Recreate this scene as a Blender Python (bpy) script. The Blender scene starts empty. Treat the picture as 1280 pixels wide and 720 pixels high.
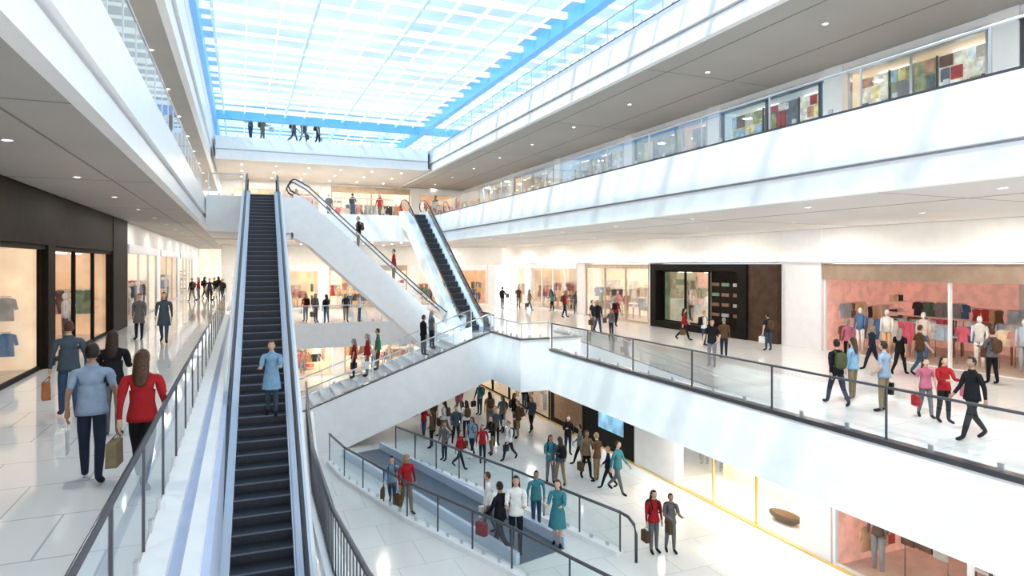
import bpy, math, random
from mathutils import Vector, Matrix
random.seed(7)
ZO = 7.4          # eye height above the lowest floor
LOW, L1, LL, L2, L3 = -7.4, -3.5, -2.75, 3.13, 7.5   # floor levels relative to the eye
TH = math.atan(338/800.0)
CT, ST = math.cos(TH), math.sin(TH)

# ------------------------------------------------------------------ materials
M = {}
def mat(name, col, rough=0.5, metal=0.0, emis=0.0, var=0.0, scale=3.0, ecol=None, bump=0.0, spec=.5):
    if name in M: return M[name]
    m = bpy.data.materials.new(name); m.use_nodes = True
    nt = m.node_tree; b = nt.nodes['Principled BSDF']
    b.inputs['Base Color'].default_value = (*col, 1)
    b.inputs['Roughness'].default_value = rough
    b.inputs['Metallic'].default_value = metal
    b.inputs['Specular IOR Level'].default_value = spec
    if emis:
        b.inputs['Emission Color'].default_value = (*(ecol or col), 1)
        b.inputs['Emission Strength'].default_value = emis
    tc = nt.nodes.new('ShaderNodeTexCoord')
    n = nt.nodes.new('ShaderNodeTexNoise'); n.inputs['Scale'].default_value = scale
    nt.links.new(tc.outputs['Object'], n.inputs['Vector'])
    r = nt.nodes.new('ShaderNodeValToRGB')
    r.color_ramp.elements[0].color = (*[c*(1-var) for c in col], 1)
    r.color_ramp.elements[1].color = (*[min(1, c*(1+var)) for c in col], 1)
    r.color_ramp.elements[0].position = .35; r.color_ramp.elements[1].position = .65
    nt.links.new(n.outputs['Fac'], r.inputs['Fac'])
    nt.links.new(r.outputs['Color'], b.inputs['Base Color'])
    if bump:
        bp = nt.nodes.new('ShaderNodeBump'); bp.inputs['Strength'].default_value = bump
        nt.links.new(n.outputs['Fac'], bp.inputs['Height']); nt.links.new(bp.outputs['Normal'], b.inputs['Normal'])
    M[name] = m; return m

def tile_mat(name, c1, c2, mortar, size, rough=0.12):
    m = bpy.data.materials.new(name); m.use_nodes = True; nt = m.node_tree; b = nt.nodes['Principled BSDF']
    tc = nt.nodes.new('ShaderNodeTexCoord'); br = nt.nodes.new('ShaderNodeTexBrick')
    nt.links.new(tc.outputs['Object'], br.inputs['Vector'])
    br.inputs['Color1'].default_value = (*c1, 1); br.inputs['Color2'].default_value = (*c2, 1)
    br.inputs['Mortar'].default_value = (*mortar, 1); br.inputs['Scale'].default_value = 1.0
    br.inputs['Mortar Size'].default_value = 0.012; br.inputs['Brick Width'].default_value = size
    br.inputs['Row Height'].default_value = size; br.offset = 0.5
    nt.links.new(br.outputs['Color'], b.inputs['Base Color'])
    b.inputs['Roughness'].default_value = rough
    M[name] = m; return m

def glass_mat(name, col, fac, rough=0.02, k=.7):
    m = bpy.data.materials.new(name); m.use_nodes = True; nt = m.node_tree
    nt.nodes.remove(nt.nodes['Principled BSDF']); out = nt.nodes['Material Output']
    t = nt.nodes.new('ShaderNodeBsdfTransparent'); t.inputs['Color'].default_value = (*col, 1)
    g = nt.nodes.new('ShaderNodeBsdfGlossy'); g.inputs['Roughness'].default_value = rough
    g.inputs['Color'].default_value = (0.95, 0.98, 1, 1)
    fr = nt.nodes.new('ShaderNodeFresnel'); fr.inputs['IOR'].default_value = 1.3
    mm = nt.nodes.new('ShaderNodeMath'); mm.operation = 'MULTIPLY_ADD'
    mm.inputs[1].default_value = k; mm.inputs[2].default_value = fac
    nt.links.new(fr.outputs[0], mm.inputs[0])
    mx = nt.nodes.new('ShaderNodeMixShader')
    nt.links.new(mm.outputs[0], mx.inputs[0]); nt.links.new(t.outputs[0], mx.inputs[1]); nt.links.new(g.outputs[0], mx.inputs[2])
    nt.links.new(mx.outputs[0], out.inputs[0]); M[name] = m; return m

mat('white', (.90, .90, .91), .35, var=.02)
mat('white_warm', (.88, .86, .83), .5, var=.02)
mat('blue_band', (.50, .58, .78), .35, var=.04)
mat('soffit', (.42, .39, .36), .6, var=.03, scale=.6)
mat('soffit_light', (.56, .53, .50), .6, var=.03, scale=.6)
mat('seam', (.20, .19, .18), .7)
mat('groove', (.45, .49, .56), .6)
mat('black', (.008, .007, .006), .6, var=.2, spec=.12)
mat('dark_bronze', (.014, .010, .007), .6, var=.2, spec=.08)
mat('brown', (.06, .034, .020), .6, var=.2, spec=.2)
mat('steel', (.62, .63, .65), .28, .8)
mat('rail_dark', (.10, .10, .11), .3, .7)
mat('rubber', (.016, .018, .024), .35)
mat('tread', (.016, .019, .028), .45, var=.25, scale=20)
mat('tread_edge', (.12, .15, .21), .4, .3)
mat('deck', (.62, .70, .84), .25, .25)
mat('belt', (.10, .13, .17), .45, var=.1)
mat('tan', (.50, .38, .28), .5, var=.1)
mat('awning', (.34, .24, .17), .5, var=.1)
mat('pinkwall_glow', (.72, .38, .30), .6, emis=.30, var=.2)  # wall emits a little itself, imitating a lit shop interior
mat('gold', (.85, .60, .22), .3, .5)
mat('downlight', (1, .96, .88), .5, emis=8)
mat('strip', (1, .93, .82), .5, emis=4)
mat('warmwall_glow', (.86, .66, .46), .7, emis=.36, var=.2, scale=1.2)  # this and the wall colours below glow themselves to look lit
mat('creamwall_glow', (.90, .79, .64), .7, emis=.42, var=.15, scale=1.2)
mat('orangewall_glow', (.78, .50, .30), .7, emis=.34, var=.2, scale=1.2)
mat('coolwall_glow', (.55, .70, .82), .7, emis=.34, var=.12)
mat('yellowwall_glow', (.98, .78, .42), .6, emis=.38, var=.08, scale=1.0)
mat('greenwall_glow', (.26, .32, .20), .6, emis=.25, var=.5, scale=1.0)
mat('shopfloor', (.62, .50, .40), .3, var=.08)
mat('wood', (.30, .17, .09), .5, var=.25, scale=8)
mat('beam_blue', (.10, .36, .72), .4, emis=.28, ecol=(.20, .50, .86))  # beam is no light source; some blue glow is put into it
mat('mullion_glow', (.88, .93, .97), .4, emis=.40)  # frame bars glow themselves so they stay pale against the bright sky
mat('mullion_blue_glow', (.50, .70, .86), .4, emis=.28)  # same built-in glow on the blue bars
mat('screen_sky', (.22, .45, .66), .3, emis=.35, var=.5, scale=1.5)
tile_mat('tile', (.76, .76, .76), (.71, .72, .73), (.46, .47, .48), 1.2, .06)
tile_mat('tile_low', (.82, .80, .77), (.79, .77, .74), (.60, .58, .56), 1.4, .10)
tile_mat('tile_r', (.84, .83, .82), (.81, .80, .79), (.62, .62, .62), 1.6, .09)
glass_mat('glass', (.93, .965, .98), .03)
glass_mat('glass_teal', (.85, .93, .96), .04)
glass_mat('glass_upper', (.88, .94, .96), .02, k=.35)
glass_mat('shopglass', (.97, .98, .98), .01, k=.35)
goods = []
for i, c in enumerate([(.58, .06, .05), (.82, .78, .74), (.05, .05, .06), (.20, .10, .06), (.72, .44, .24), (.08, .18, .36),
                       (.36, .36, .38), (.62, .30, .26), (.14, .26, .17), (.85, .70, .48), (.72, .12, .18), (.50, .62, .70), (.80, .76, .70), (.70, .60, .52)]):
    mat('goods_%d' % i, c, .7, var=.15); goods.append('goods_%d' % i)
posters = []
for i, c in enumerate([(.50, .45, .40), (.20, .15, .11), (.72, .70, .66), (.28, .30, .14), (.70, .58, .25), (.30, .46, .60), (.62, .72, .80), (.42, .22, .15), (.12, .14, .17), (.80, .72, .60)]):
    mat('poster_%d' % i, c, .5, emis=.25, var=.45, scale=4.0); posters.append('poster_%d' % i)

def pane(name, tint, lo, hi):
    m = bpy.data.materials.new(name); m.use_nodes = True; nt = m.node_tree
    nt.nodes.remove(nt.nodes['Principled BSDF']); out = nt.nodes['Material Output']
    tr = nt.nodes.new('ShaderNodeBsdfTransparent'); tr.inputs[0].default_value = (*tint, 1)
    df = nt.nodes.new('ShaderNodeBsdfTranslucent'); df.inputs[0].default_value = (.7, .86, 1, 1)
    tc = nt.nodes.new('ShaderNodeTexCoord'); nz = nt.nodes.new('ShaderNodeTexNoise'); nz.inputs['Scale'].default_value = .35
    nt.links.new(tc.outputs['Object'], nz.inputs['Vector'])
    mp = nt.nodes.new('ShaderNodeMapRange'); mp.inputs[1].default_value = .3; mp.inputs[2].default_value = .7
    mp.inputs[3].default_value = lo; mp.inputs[4].default_value = hi
    nt.links.new(nz.outputs['Fac'], mp.inputs[0])
    mx = nt.nodes.new('ShaderNodeMixShader'); nt.links.new(mp.outputs[0], mx.inputs[0])
    nt.links.new(tr.outputs[0], mx.inputs[1]); nt.links.new(df.outputs[0], mx.inputs[2]); nt.links.new(mx.outputs[0], out.inputs[0])
    M[name] = m
pane('skypane', (.34, .44, .49), .0, .15)
pane('skypane_blue', (.12, .28, .44), .0, .05)

# ------------------------------------------------------------------ mesh builder
class MB:
    def __init__(s, T=None): s.v = []; s.f = []; s.m = []; s.ml = []; s.sm = []; s.T = T
    def mi(s, n):
        if n not in s.ml: s.ml.append(n)
        return s.ml.index(n)
    def add(s, vs, fs, mt, smooth=False):
        o = len(s.v)
        for p in vs:
            p = Vector(p); s.v.append(s.T(p) if s.T else p)
        k = s.mi(mt)
        for f in fs: s.f.append([o+i for i in f]); s.m.append(k); s.sm.append(smooth)
    def box(s, x0, x1, y0, y1, z0, z1, mt):
        s.add([(x0,y0,z0),(x1,y0,z0),(x1,y1,z0),(x0,y1,z0),(x0,y0,z1),(x1,y0,z1),(x1,y1,z1),(x0,y1,z1)],
              [(0,3,2,1),(4,5,6,7),(0,1,5,4),(1,2,6,5),(2,3,7,6),(3,0,4,7)], mt)
    def ext(s, pts, vec, mt):
        n = len(pts); vec = Vector(vec); a = [Vector(p) for p in pts]
        s.add(a+[p+vec for p in a], [list(range(n))[::-1], list(range(n, 2*n))]+[[i,(i+1)%n,n+(i+1)%n,n+i] for i in range(n)], mt)
    def quad(s, pts, mt): s.add(pts, [tuple(range(len(pts)))], mt)
    def loft(s, rings, mt, cap=True, smooth=True):
        n = len(rings[0]); vs = [p for r in rings for p in r]; fs = []
        for k in range(len(rings)-1):
            for i in range(n):
                j = (i+1) % n; fs.append((k*n+i, k*n+j, (k+1)*n+j, (k+1)*n+i))
        if cap: fs.append(list(range(n))[::-1]); fs.append([(len(rings)-1)*n+i for i in range(n)])
        s.add(vs, fs, mt, smooth)
    def tube(s, path, r, mt, n=8, r2=None):
        path = [Vector(p) for p in path]; rings = []
        for k, p in enumerate(path):
            t = (path[min(k+1, len(path)-1)]-path[max(k-1, 0)]).normalized()
            up = Vector((0,0,1)) if abs(t.z) < .95 else Vector((0,1,0))
            a = t.cross(up).normalized(); b = a.cross(t)
            rr = r if r2 is None else r+(r2-r)*k/(len(path)-1)
            rings.append([p+a*rr*math.cos(2*math.pi*i/n)+b*rr*math.sin(2*math.pi*i/n) for i in range(n)])
        s.loft(rings, mt)
    def ell(s, c, r, mt, nu=10, nv=7, f=None, keep=None):
        c = Vector(c); vs = []; fs = []
        for j in range(nv+1):
            ph = math.pi*j/nv
            for i in range(nu):
                a = 2*math.pi*i/nu
                p = Vector((math.sin(ph)*math.cos(a), math.sin(ph)*math.sin(a), math.cos(ph)))
                vs.append(p)
        for j in range(nv):
            for i in range(nu):
                q = (j*nu+i, (j+1)*nu+i, (j+1)*nu+(i+1)%nu, j*nu+(i+1)%nu)
                if keep:
                    cc = sum((vs[t] for t in q), Vector())/4
                    if not keep(cc): continue
                fs.append(q)
        o = []
        for p in vs:
            p2 = f(p) if f else p
            o.append(c+Vector((p2.x*r[0], p2.y*r[1], p2.z*r[2])))
        s.add(o, fs, mt, True)
    def done(s, name):
        me = bpy.data.meshes.new(name)
        me.from_pydata([tuple(p) for p in s.v], [], s.f)
        for n in s.ml: me.materials.append(M[n])
        me.polygons.foreach_set('material_index', s.m); me.polygons.foreach_set('use_smooth', s.sm)
        me.update()
        ob = bpy.data.objects.new(name, me); bpy.context.scene.collection.objects.link(ob)
        ob.location = (0, 0, ZO)
        return ob

# ------------------------------------------------------------------ people
POSES = {
 'stand':  dict(lt=0, lk=0, rt=3, rk=3, la=4, le=8, ra=-3, re=10, ab=9),
 'walk':   dict(lt=22, lk=6, rt=-18, rk=20, la=-18, le=14, ra=18, re=22, ab=9),
 'walk2':  dict(lt=-20, lk=26, rt=20, rk=4, la=20, le=25, ra=-16, re=10, ab=10),
 'phone':  dict(lt=2, lk=3, rt=-4, rk=4, la=4, le=10, ra=22, re=95, ab=8),
 'bags':   dict(lt=12, lk=3, rt=-10, rk=12, la=2, le=12, ra=4, re=14, ab=16),
 'hold':   dict(lt=5, lk=4, rt=-5, rk=6, la=26, le=70, ra=22, re=75, ab=8),
 'hip':    dict(lt=3, lk=3, rt=6, rk=10, la=-12, le=60, ra=6, re=12, ab=22),
}
CACHE = {}
def skeleton(P):
    d = math.radians
    V = []; R = []; E = []; reg = []
    def v(p, r): V.append(Vector(p)); R.append(r); return len(V)-1
    def e(a, b, g): E.append((a, b)); reg.append(g)
    pel = v((0,0,.96), .125); wa = v((0,0,1.10), .112); ch = v((0,.0,1.27), .128); up = v((0,-.01,1.40), .095)
    nk = v((0,-.005,1.48), .054); nt_ = v((0,.01,1.56), .048)
    e(pel, wa, 'torso'); e(wa, ch, 'torso'); e(ch, up, 'torso'); e(up, nk, 'torso'); e(nk, nt_, 'neck')
    hands = []; feet = []
    for sg, t, k in ((-1, P['lt'], P['lk']), (1, P['rt'], P['rk'])):
        hp = v((sg*.085, 0, .88), .092); e(pel, hp, 'hip')
        a = d(t); kn = V[hp]+Vector((sg*.01, math.sin(a)*.41, -math.cos(a)*.41)); ki = v(kn, .058); e(hp, ki, 'thigh')
        a2 = d(t-k); cf = v(kn+Vector((0, math.sin(a2)*.14, -math.cos(a2)*.14)), .055); e(ki, cf, 'shin')
        an = kn+Vector((0, math.sin(a2)*.40, -math.cos(a2)*.40)); ai = v(an, .040); e(cf, ai, 'shin')
        pt = d(max(-30, min(10, (t-k)*.6 if t-k < 0 else 8))) if abs(t) > 8 else 0
        fw = Vector((sg*.02, math.cos(pt)*.11, math.sin(pt)*.11-.045)); b = v(an+fw, .038); e(ai, b, 'foot')
        b2 = v(an+fw*1.0+Vector((sg*.01, .07*math.cos(pt), .07*math.sin(pt)-.006)), .028); e(b, b2, 'foot')
        feet.append(an)
    for sg, t, k in ((-1, P['la'], P['le']), (1, P['ra'], P['re'])):
        sh = v((sg*.165, -.01, 1.405), .062); e(up, sh, 'uarm')
        ab = d(P['ab']); a = d(t)
        dr = Vector((sg*math.sin(ab), math.sin(a)*math.cos(ab), -math.cos(a)*math.cos(ab)))
        el = V[sh]+dr*.29; ei = v(el, .044); e(sh, ei, 'uarm')
        a = d(t+k); ab2 = ab*.35
        dr = Vector((sg*math.sin(ab2)*(1 if k < 50 else -1.5), math.sin(a)*math.cos(ab2), -math.cos(a)*math.cos(ab2))).normalized()
        wr = el+dr*.25; wi = v(wr, .028); e(ei, wi, 'farm')
        pm = v(wr+dr*.055, .032); e(wi, pm, 'hand'); pe = v(wr+dr*.085, .026); e(pm, pe, 'hand')
        hands.append((wr, dr, sg))
    return V, R, E, reg, hands, feet, pel

def body(pose):
    if pose in CACHE: return CACHE[pose]
    V, R, E, reg, hands, feet, root = skeleton(POSES[pose])
    me = bpy.data.meshes.new('tmp'); me.from_pydata([tuple(p) for p in V], E, []); me.update()
    ob = bpy.data.objects.new('tmp', me); bpy.context.scene.collection.objects.link(ob)
    sk = ob.modifiers.new('s', 'SKIN'); sk.use_smooth_shade = True; sk.branch_smoothing = .6
    ss = ob.modifiers.new('d', 'SUBSURF'); ss.levels = 2
    if not me.skin_vertices:
        bpy.context.view_layer.objects.active = ob
        bpy.ops.mesh.customdata_skin_add()
    for i, sv in enumerate(me.skin_vertices[0].data):
        sv.radius = (R[i]*1.12, R[i]*1.12); sv.use_root = (i == root)
    bpy.context.view_layer.update()
    dg = bpy.context.evaluated_depsgraph_get(); em = ob.evaluated_get(dg).to_mesh()
    vs = [v.co.copy() for v in em.vertices]; fs = [list(p.vertices) for p in em.polygons]
    bpy.data.objects.remove(ob)
    regs = []
    for f in fs:
        c = sum((vs[i] for i in f), Vector())/len(f); best = (9, None, 0)
        for (a, b), g in zip(E, reg):
            ab = V[b]-V[a]; t = max(0, min(1, (c-V[a]).dot(ab)/ab.length_squared))
            dd = (c-(V[a]+ab*t)).length-(R[a]*(1-t)+R[b]*t)
            if dd < best[0]: best = (dd, g, t)
        g, t = best[1], best[2]
        if g == 'torso' and c.z < .93: g = 'hip'
        regs.append((g, t, c.z))
    for v in vs:
        if v.z > .86 and abs(v.x) < .24 and v.z < 1.46 and abs(v.y) < .2:
            w = min(1, (v.z-.86)/.08, (1.46-v.z)/.05); v.y *= 1-.16*w; v.x *= 1+.10*w
    zmin = min(v.z for v in vs)
    CACHE[pose] = (vs, fs, regs, hands, zmin); return CACHE[pose]

for n, c in dict(skin_a=(.56, .33, .23), skin_b=(.34, .19, .115), skin_c=(.66, .42, .31)).items(): mat(n, c, .55, var=.05)
for n, c in dict(hair_black=(.015, .012, .010), hair_brown=(.065, .030, .016), hair_dkbrown=(.024, .013, .009), hair_blond=(.34, .21, .09), hair_grey=(.25, .23, .21)).items(): mat(n, c, .5, var=.3, scale=40, spec=.25)
mat('eyewhite', (.85, .85, .85), .3); mat('iris', (.03, .02, .015), .2); mat('lips', (.5, .18, .15), .5)
for n, c in dict(c_ltblue=(.25, .33, .44), c_navy=(.016, .022, .045), c_black=(.009, .009, .011), c_red=(.33, .014, .018), c_slate=(.05, .072, .095), c_white=(.78, .77, .75),
                 c_teal=(.05, .21, .25), c_khaki=(.21, .155, .09), c_grey=(.13, .13, .14), c_denim=(.035, .07, .13), c_pink=(.50, .14, .20), c_green=(.05, .19, .10),
                 c_brown=(.10, .055, .028), c_sky=(.20, .35, .50), c_olive=(.07, .07, .03), c_orange=(.33, .13, .05)).items():
    mat(n, c, .85, var=.10, scale=9, bump=.35, spec=.2)

def person(name, pos, head=0, h=1.72, top='c_slate', bot='c_denim', hair='hair_dkbrown', skin='skin_a', shoe='c_black',
           pose='stand', long=False, sleeve='long', legs='long', coat=False, female=False, bag=None, pack=None, skirt=False):
    vs, fs, regs, hands, zmin = body(pose)
    mb = MB(); k = h/1.75
    by = {}
    for f, (g, t, z) in zip(fs, regs):
        if g == 'torso' or (g == 'uarm' and z > 1.2): mm = top
        elif g == 'uarm': mm = top if (sleeve == 'long' or t < .6) else skin
        elif g == 'farm': mm = top if (sleeve == 'long' and t < .92) else skin
        elif g in ('hand', 'neck'): mm = skin
        elif g in ('hip', 'thigh'): mm = bot if (legs == 'long' or g == 'hip' or t < .8) else skin
        elif g == 'shin': mm = bot if legs == 'long' else skin
        else: mm = shoe
        if mm == top and g == 'torso' and z < .95: mm = bot
        by.setdefault(mm, []).append(f)
    mb.v = [v.copy() for v in vs]
    for mm, ff in by.items():
        kk = mb.mi(mm)
        for f in ff: mb.f.append(f); mb.m.append(kk); mb.sm.append(True)
    def ring(z, a, b, y=0, n=16, wv=0): return [Vector((a*(1+wv*math.sin(5*2*math.pi*i/n))*math.cos(2*math.pi*i/n), y+b*(1+wv*math.sin(5*2*math.pi*i/n))*math.sin(2*math.pi*i/n), z)) for i in range(n)]
    low = .62 if coat else .86
    wz = .145 if female else .160
    rr = [ring(1.24, .150, .112), ring(1.10, wz, .116), ring(1.0, .164, .130), ring(.92, .180, .142)]
    if coat: rr += [ring(.78, .198, .160, wv=.02), ring(low, .215, .180, wv=.04)]
    else: rr += [ring(low, .182, .146, wv=.02), ring(low+.005, .170, .134)]
    mb.loft(rr, top, cap=False)
    if skirt: mb.loft([ring(1.0, .165, .13), ring(.88, .20, .16), ring(.5, .25, .21, wv=.05)], bot, cap=False)
    mb.loft([ring(1.455, .085, .07, -.005), ring(1.50, .066, .062, 0)], top, cap=False)
    hc = Vector((0, .022, 1.635))
    def hs(p):
        q = p.copy()
        if p.z < 0: q.x *= 1+.30*p.z*abs(p.z); q.y *= 1+.10*p.z; q.y += .10*(-p.z)*(1 if p.y > 0 else .2)
        if p.y < 0: q.y *= 1.06
        return q
    mb.ell(hc, (.076, .093, .118), skin, 16, 12, hs)
    fy = hc.y+.088
    mb.loft([[Vector((x, fy+y, hc.z+z)) for x, y, z in ((-.007,-.006,.02),(.007,-.006,.02),(.004,.004,.02),(-.004,.004,.02))],
             [Vector((x, fy+y, hc.z+z)) for x, y, z in ((-.017,-.008,-.03),(.017,-.008,-.03),(.008,.022,-.028),(-.008,.022,-.028))]], skin)
    for sg in (-1, 1):
        mb.ell((sg*.030, fy-.006, hc.z+.012), (.013, .008, .008), 'eyewhite', 8, 5)
        mb.ell((sg*.030, fy+.000, hc.z+.012), (.006, .004, .006), 'iris', 6, 4)
        mb.ell((sg*.030, fy-.004, hc.z+.032), (.017, .006, .004), hair, 6, 4)
        mb.ell((sg*.076, hc.y-.005, hc.z-.002), (.010, .018, .030), skin, 8, 6)
    mb.ell((0, fy-.004, hc.z-.058), (.022, .008, .006), 'lips', 8, 4)
    lo = -.55
    mb.ell(hc+Vector((0, -.008, .012)), (.084, .100, .120), hair, 18, 14, None,
           keep=lambda c: (c.z > .62) or (c.y < .30 and c.z > -.05) or (c.y < -.15 and c.z > lo))
    if long:
        def hr(z, a, b, y): return [Vector((a*(1+.05*math.sin(3*i))*math.cos(2*math.pi*i/14), y+b*math.sin(2*math.pi*i/14), z)) for i in range(14)]
        mb.loft([hr(1.74, .04, .04, -.03), hr(1.71, .072, .06, -.03), hr(1.65, .088, .068, -.035), hr(1.56, .092, .062, -.052), hr(1.47, .094, .05, -.080),
                 hr(1.38, .080, .038, -.102), hr(1.32, .055, .022, -.110), hr(1.30, .03, .012, -.112)], hair)
    for wr, dr, sg in hands:
        side = Vector((0, 1, 0)) if abs(dr.z) > .6 else Vector((sg, 0, 0))
        side = (side-dr*side.dot(dr)).normalized(); inn = dr.cross(side).normalized()
        if inn.x*sg > 0: inn = -inn
        base = wr+dr*.085
        for i, L in enumerate((.068, .078, .073, .056)):
            p = base+side*(.027-.018*i)
            mb.tube([p-dr*.02, p+dr*L*.45+inn*.004, p+dr*L*.8+inn*.018, p+dr*L*.95+inn*.034], .0095, skin, 6, .0065)
        p = wr+dr*.03+side*.024
        mb.tube([p, p+side*.026+dr*.022, p+side*.034+dr*.052+inn*.012], .011, skin, 6, .008)
    if bag:
        for bi, (mt, which) in enumerate(bag):
            wr, dr, sg = hands[which]; c = wr+dr*.11
            w, dp, hh = (.15, .055, .30) if bi < 2 else (.12, .05, .28)
            t = c+Vector((sg*.05, 0, -.12))
            mb.loft([[t+Vector((x*dp, y*w, 0)) for x, y in ((-1,-1),(1,-1),(1,1),(-1,1))],
                     [t+Vector((x*dp*1.15, y*w*.95, -hh)) for x, y in ((-1,-1),(1,-1),(1,1),(-1,1))]], mt, True, False)
            for xx in (-dp*.8, dp*.8):
                mb.tube([t+Vector((xx, -w*.5, 0)), c+Vector((0, -.03, -.01)), c+Vector((0, .03, -.01)), t+Vector((xx, w*.5, 0))], .005, mt, 5)
    if pack:
        mb.ell((0, -.185, 1.22), (.155, .095, .22), pack, 14, 10, lambda p: Vector([math.copysign(abs(q)**.7, q) for q in p]))
        mb.ell((0, -.262, 1.13), (.11, .045, .10), pack, 10, 8)
        for sg in (-1, 1):
            mb.tube([(sg*.09, -.13, 1.40), (sg*.10, -.04, 1.475), (sg*.11, .07, 1.42), (sg*.125, .135, 1.28), (sg*.15, .07, 1.12), (sg*.12, -.12, 1.06)], .018, pack, 6)
    R = Matrix.Rotation(head, 3, 'Z')
    mb.v = [R @ (Vector((v.x, v.y, v.z-zmin))*k) for v in mb.v]
    me = bpy.data.meshes.new(name); me.from_pydata([tuple(p) for p in mb.v], [], mb.f)
    for n in mb.ml: me.materials.append(M[n])
    me.polygons.foreach_set('material_index', mb.m); me.polygons.foreach_set('use_smooth', mb.sm); me.update()
    ob = bpy.data.objects.new(name, me); bpy.context.scene.collection.objects.link(ob)
    ob.location = (pos[0], pos[1], pos[2]+ZO); return ob

def gp(u, v, z):      # survey point on a floor of level z from the photograph
    d = -z*800/(v-330.0); lat = (u-640)/800*d
    return (lat*CT+d*ST, -lat*ST+d*CT, z)

PI = math.pi
# left gallery
person('man_in_light_blue_shirt', gp(115, 602, LL), .05, 1.74, 'c_ltblue', 'c_navy', 'hair_black', 'skin_b', pose='bags', sleeve='short', bag=[('c_white', 0)])
person('woman_in_red_top', gp(178, 606, LL), -.1, 1.72, 'c_red', 'c_black', 'hair_brown', 'skin_a', pose='walk', long=True, female=True, bag=[('c_khaki', 0)])
person('woman_with_dark_jacket', gp(141, 545, LL), .0, 1.68, 'c_black', 'c_grey', 'hair_dkbrown', 'skin_a', pose='hold', long=True, female=True, sleeve='long')
person('man_in_slate_jacket', gp(86, 522, LL), .3, 1.72, 'c_slate', 'c_denim', 'hair_brown', 'skin_a', pose='bags', bag=[('c_orange', 0)])
person('woman_in_long_coat', gp(205, 428, LL), PI, 1.8, 'c_slate', 'c_denim', 'hair_brown', 'skin_c', pose='walk', coat=True, female=True, long=True)
person('shopper_in_grey_coat', gp(174, 424, LL), 2.9, 1.65, 'c_grey', 'c_navy', 'hair_black', 'skin_a', pose='stand', coat=True)
tops = ['c_black', 'c_slate', 'c_grey', 'c_red', 'c_navy', 'c_white', 'c_brown', 'c_teal', 'c_pink', 'c_khaki', 'c_sky']
bots = ['c_black', 'c_denim', 'c_navy', 'c_grey', 'c_khaki']
hairs = ['hair_black', 'hair_dkbrown', 'hair_brown', 'hair_blond', 'hair_grey']
poses = list(POSES)
rnd = random.Random(3)
def rp(u, v, z, top=None, h=None, head=None, bot=None, **kw):
    fem = rnd.random() < .45
    person('shopper', gp(u, v, z) if v is not None else u, rnd.uniform(0, 6.28) if head is None else head, h or rnd.uniform(1.6, 1.78),
           top or rnd.choice(tops), bot or rnd.choice(bots), rnd.choice(hairs), rnd.choice(['skin_a', 'skin_b', 'skin_c']),
           pose=kw.pop('pose', None) or rnd.choice(poses), long=fem, female=fem, sleeve=rnd.choice(['long', 'long', 'short']),
           pack=rnd.choice([None, None, None, 'c_black', 'c_brown']), bag=rnd.choice([None, None, [('c_white', 0)], [('c_brown', 1)]]), **kw)
for u, v in ((240, 374), (248, 372), (262, 375), (268, 372), (278, 374), (287, 370), (291, 371), (273, 369), (256, 370)):
    rp(u, v+3, LL, rnd.choice(['c_black', 'c_navy', 'c_brown', 'c_red']), 1.72)
ez = lambda y: -7.4+(y-6.1)*10.53/25.2
RY = 15.3
person('woman_on_escalator', (.62, RY, ez(RY)+.17), PI-.2, 1.66, 'c_sky', 'c_slate', 'hair_brown', 'skin_a', pose='hold', female=True, coat=True)
# right gallery
person('man_with_backpack', gp(1046, 506, L1), -.3, 1.66, 'c_black', 'c_navy', 'hair_black', 'skin_a', pose='walk', pack='c_olive')
person('woman_in_sky_top', gp(1066, 500, L1), .2, 1.6, 'c_sky', 'c_khaki', 'hair_brown', 'skin_a', pose='stand', long=True, female=True)
person('man_in_teal_tshirt', gp(1105, 515, L1), .15, 1.66, 'c_ltblue', 'c_khaki', 'hair_dkbrown', 'skin_a', pose='hip', sleeve='short', bag=[('c_black', 1)])
person('girl_with_pink_bag', gp(1157, 522, L1), 2.6, 1.35, 'c_pink', 'c_grey', 'hair_brown', 'skin_c', pose='bags', long=True, female=True, sleeve='short', bag=[('c_red', 1)])
person('woman_in_red_jacket', gp(1180, 528, L1), PI-.3, 1.45, 'c_red', 'c_black', 'hair_dkbrown', 'skin_a', pose='hold', long=True, female=True, bag=[('c_pink', 0)])
person('man_in_black_leaning', gp(1215, 549, L1), 1.2, 1.68, 'c_black', 'c_black', 'hair_black', 'skin_b', pose='walk')
person('shopper_in_black', gp(890, 458, L1), 2.2, 1.6, 'c_black', 'c_grey', 'hair_black', 'skin_a', pose='hip', sleeve='short')
for a in ((905, 448, 'c_brown', 1.5), (747, 418, 'c_black', 1.7), (764, 421, 'c_grey', 1.35), (740, 414, 'c_navy', 1.6), (706, 397, 'c_red', 1.75), (648, 385, 'c_brown', 1.7),
          (662, 388, 'c_khaki', 1.6), (690, 389, 'c_teal', 1.5), (1090, 462, 'c_navy', 1.5), (1150, 468, 'c_brown', 1.6), (855, 425, 'c_red', 1.5), (1240, 480, 'c_grey', 1.6),
          (1125, 468, 'c_black', 1.5), (770, 408, 'c_red', 1.6), (628, 386, 'c_black', 1.7), (720, 392, 'c_slate', 1.6), (960, 438, 'c_navy', 1.5), (1060, 452, 'c_pink', 1.5), (880, 432, 'c_white', 1.5)):
    rp(a[0], a[1], L1, a[2], a[3])
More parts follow.
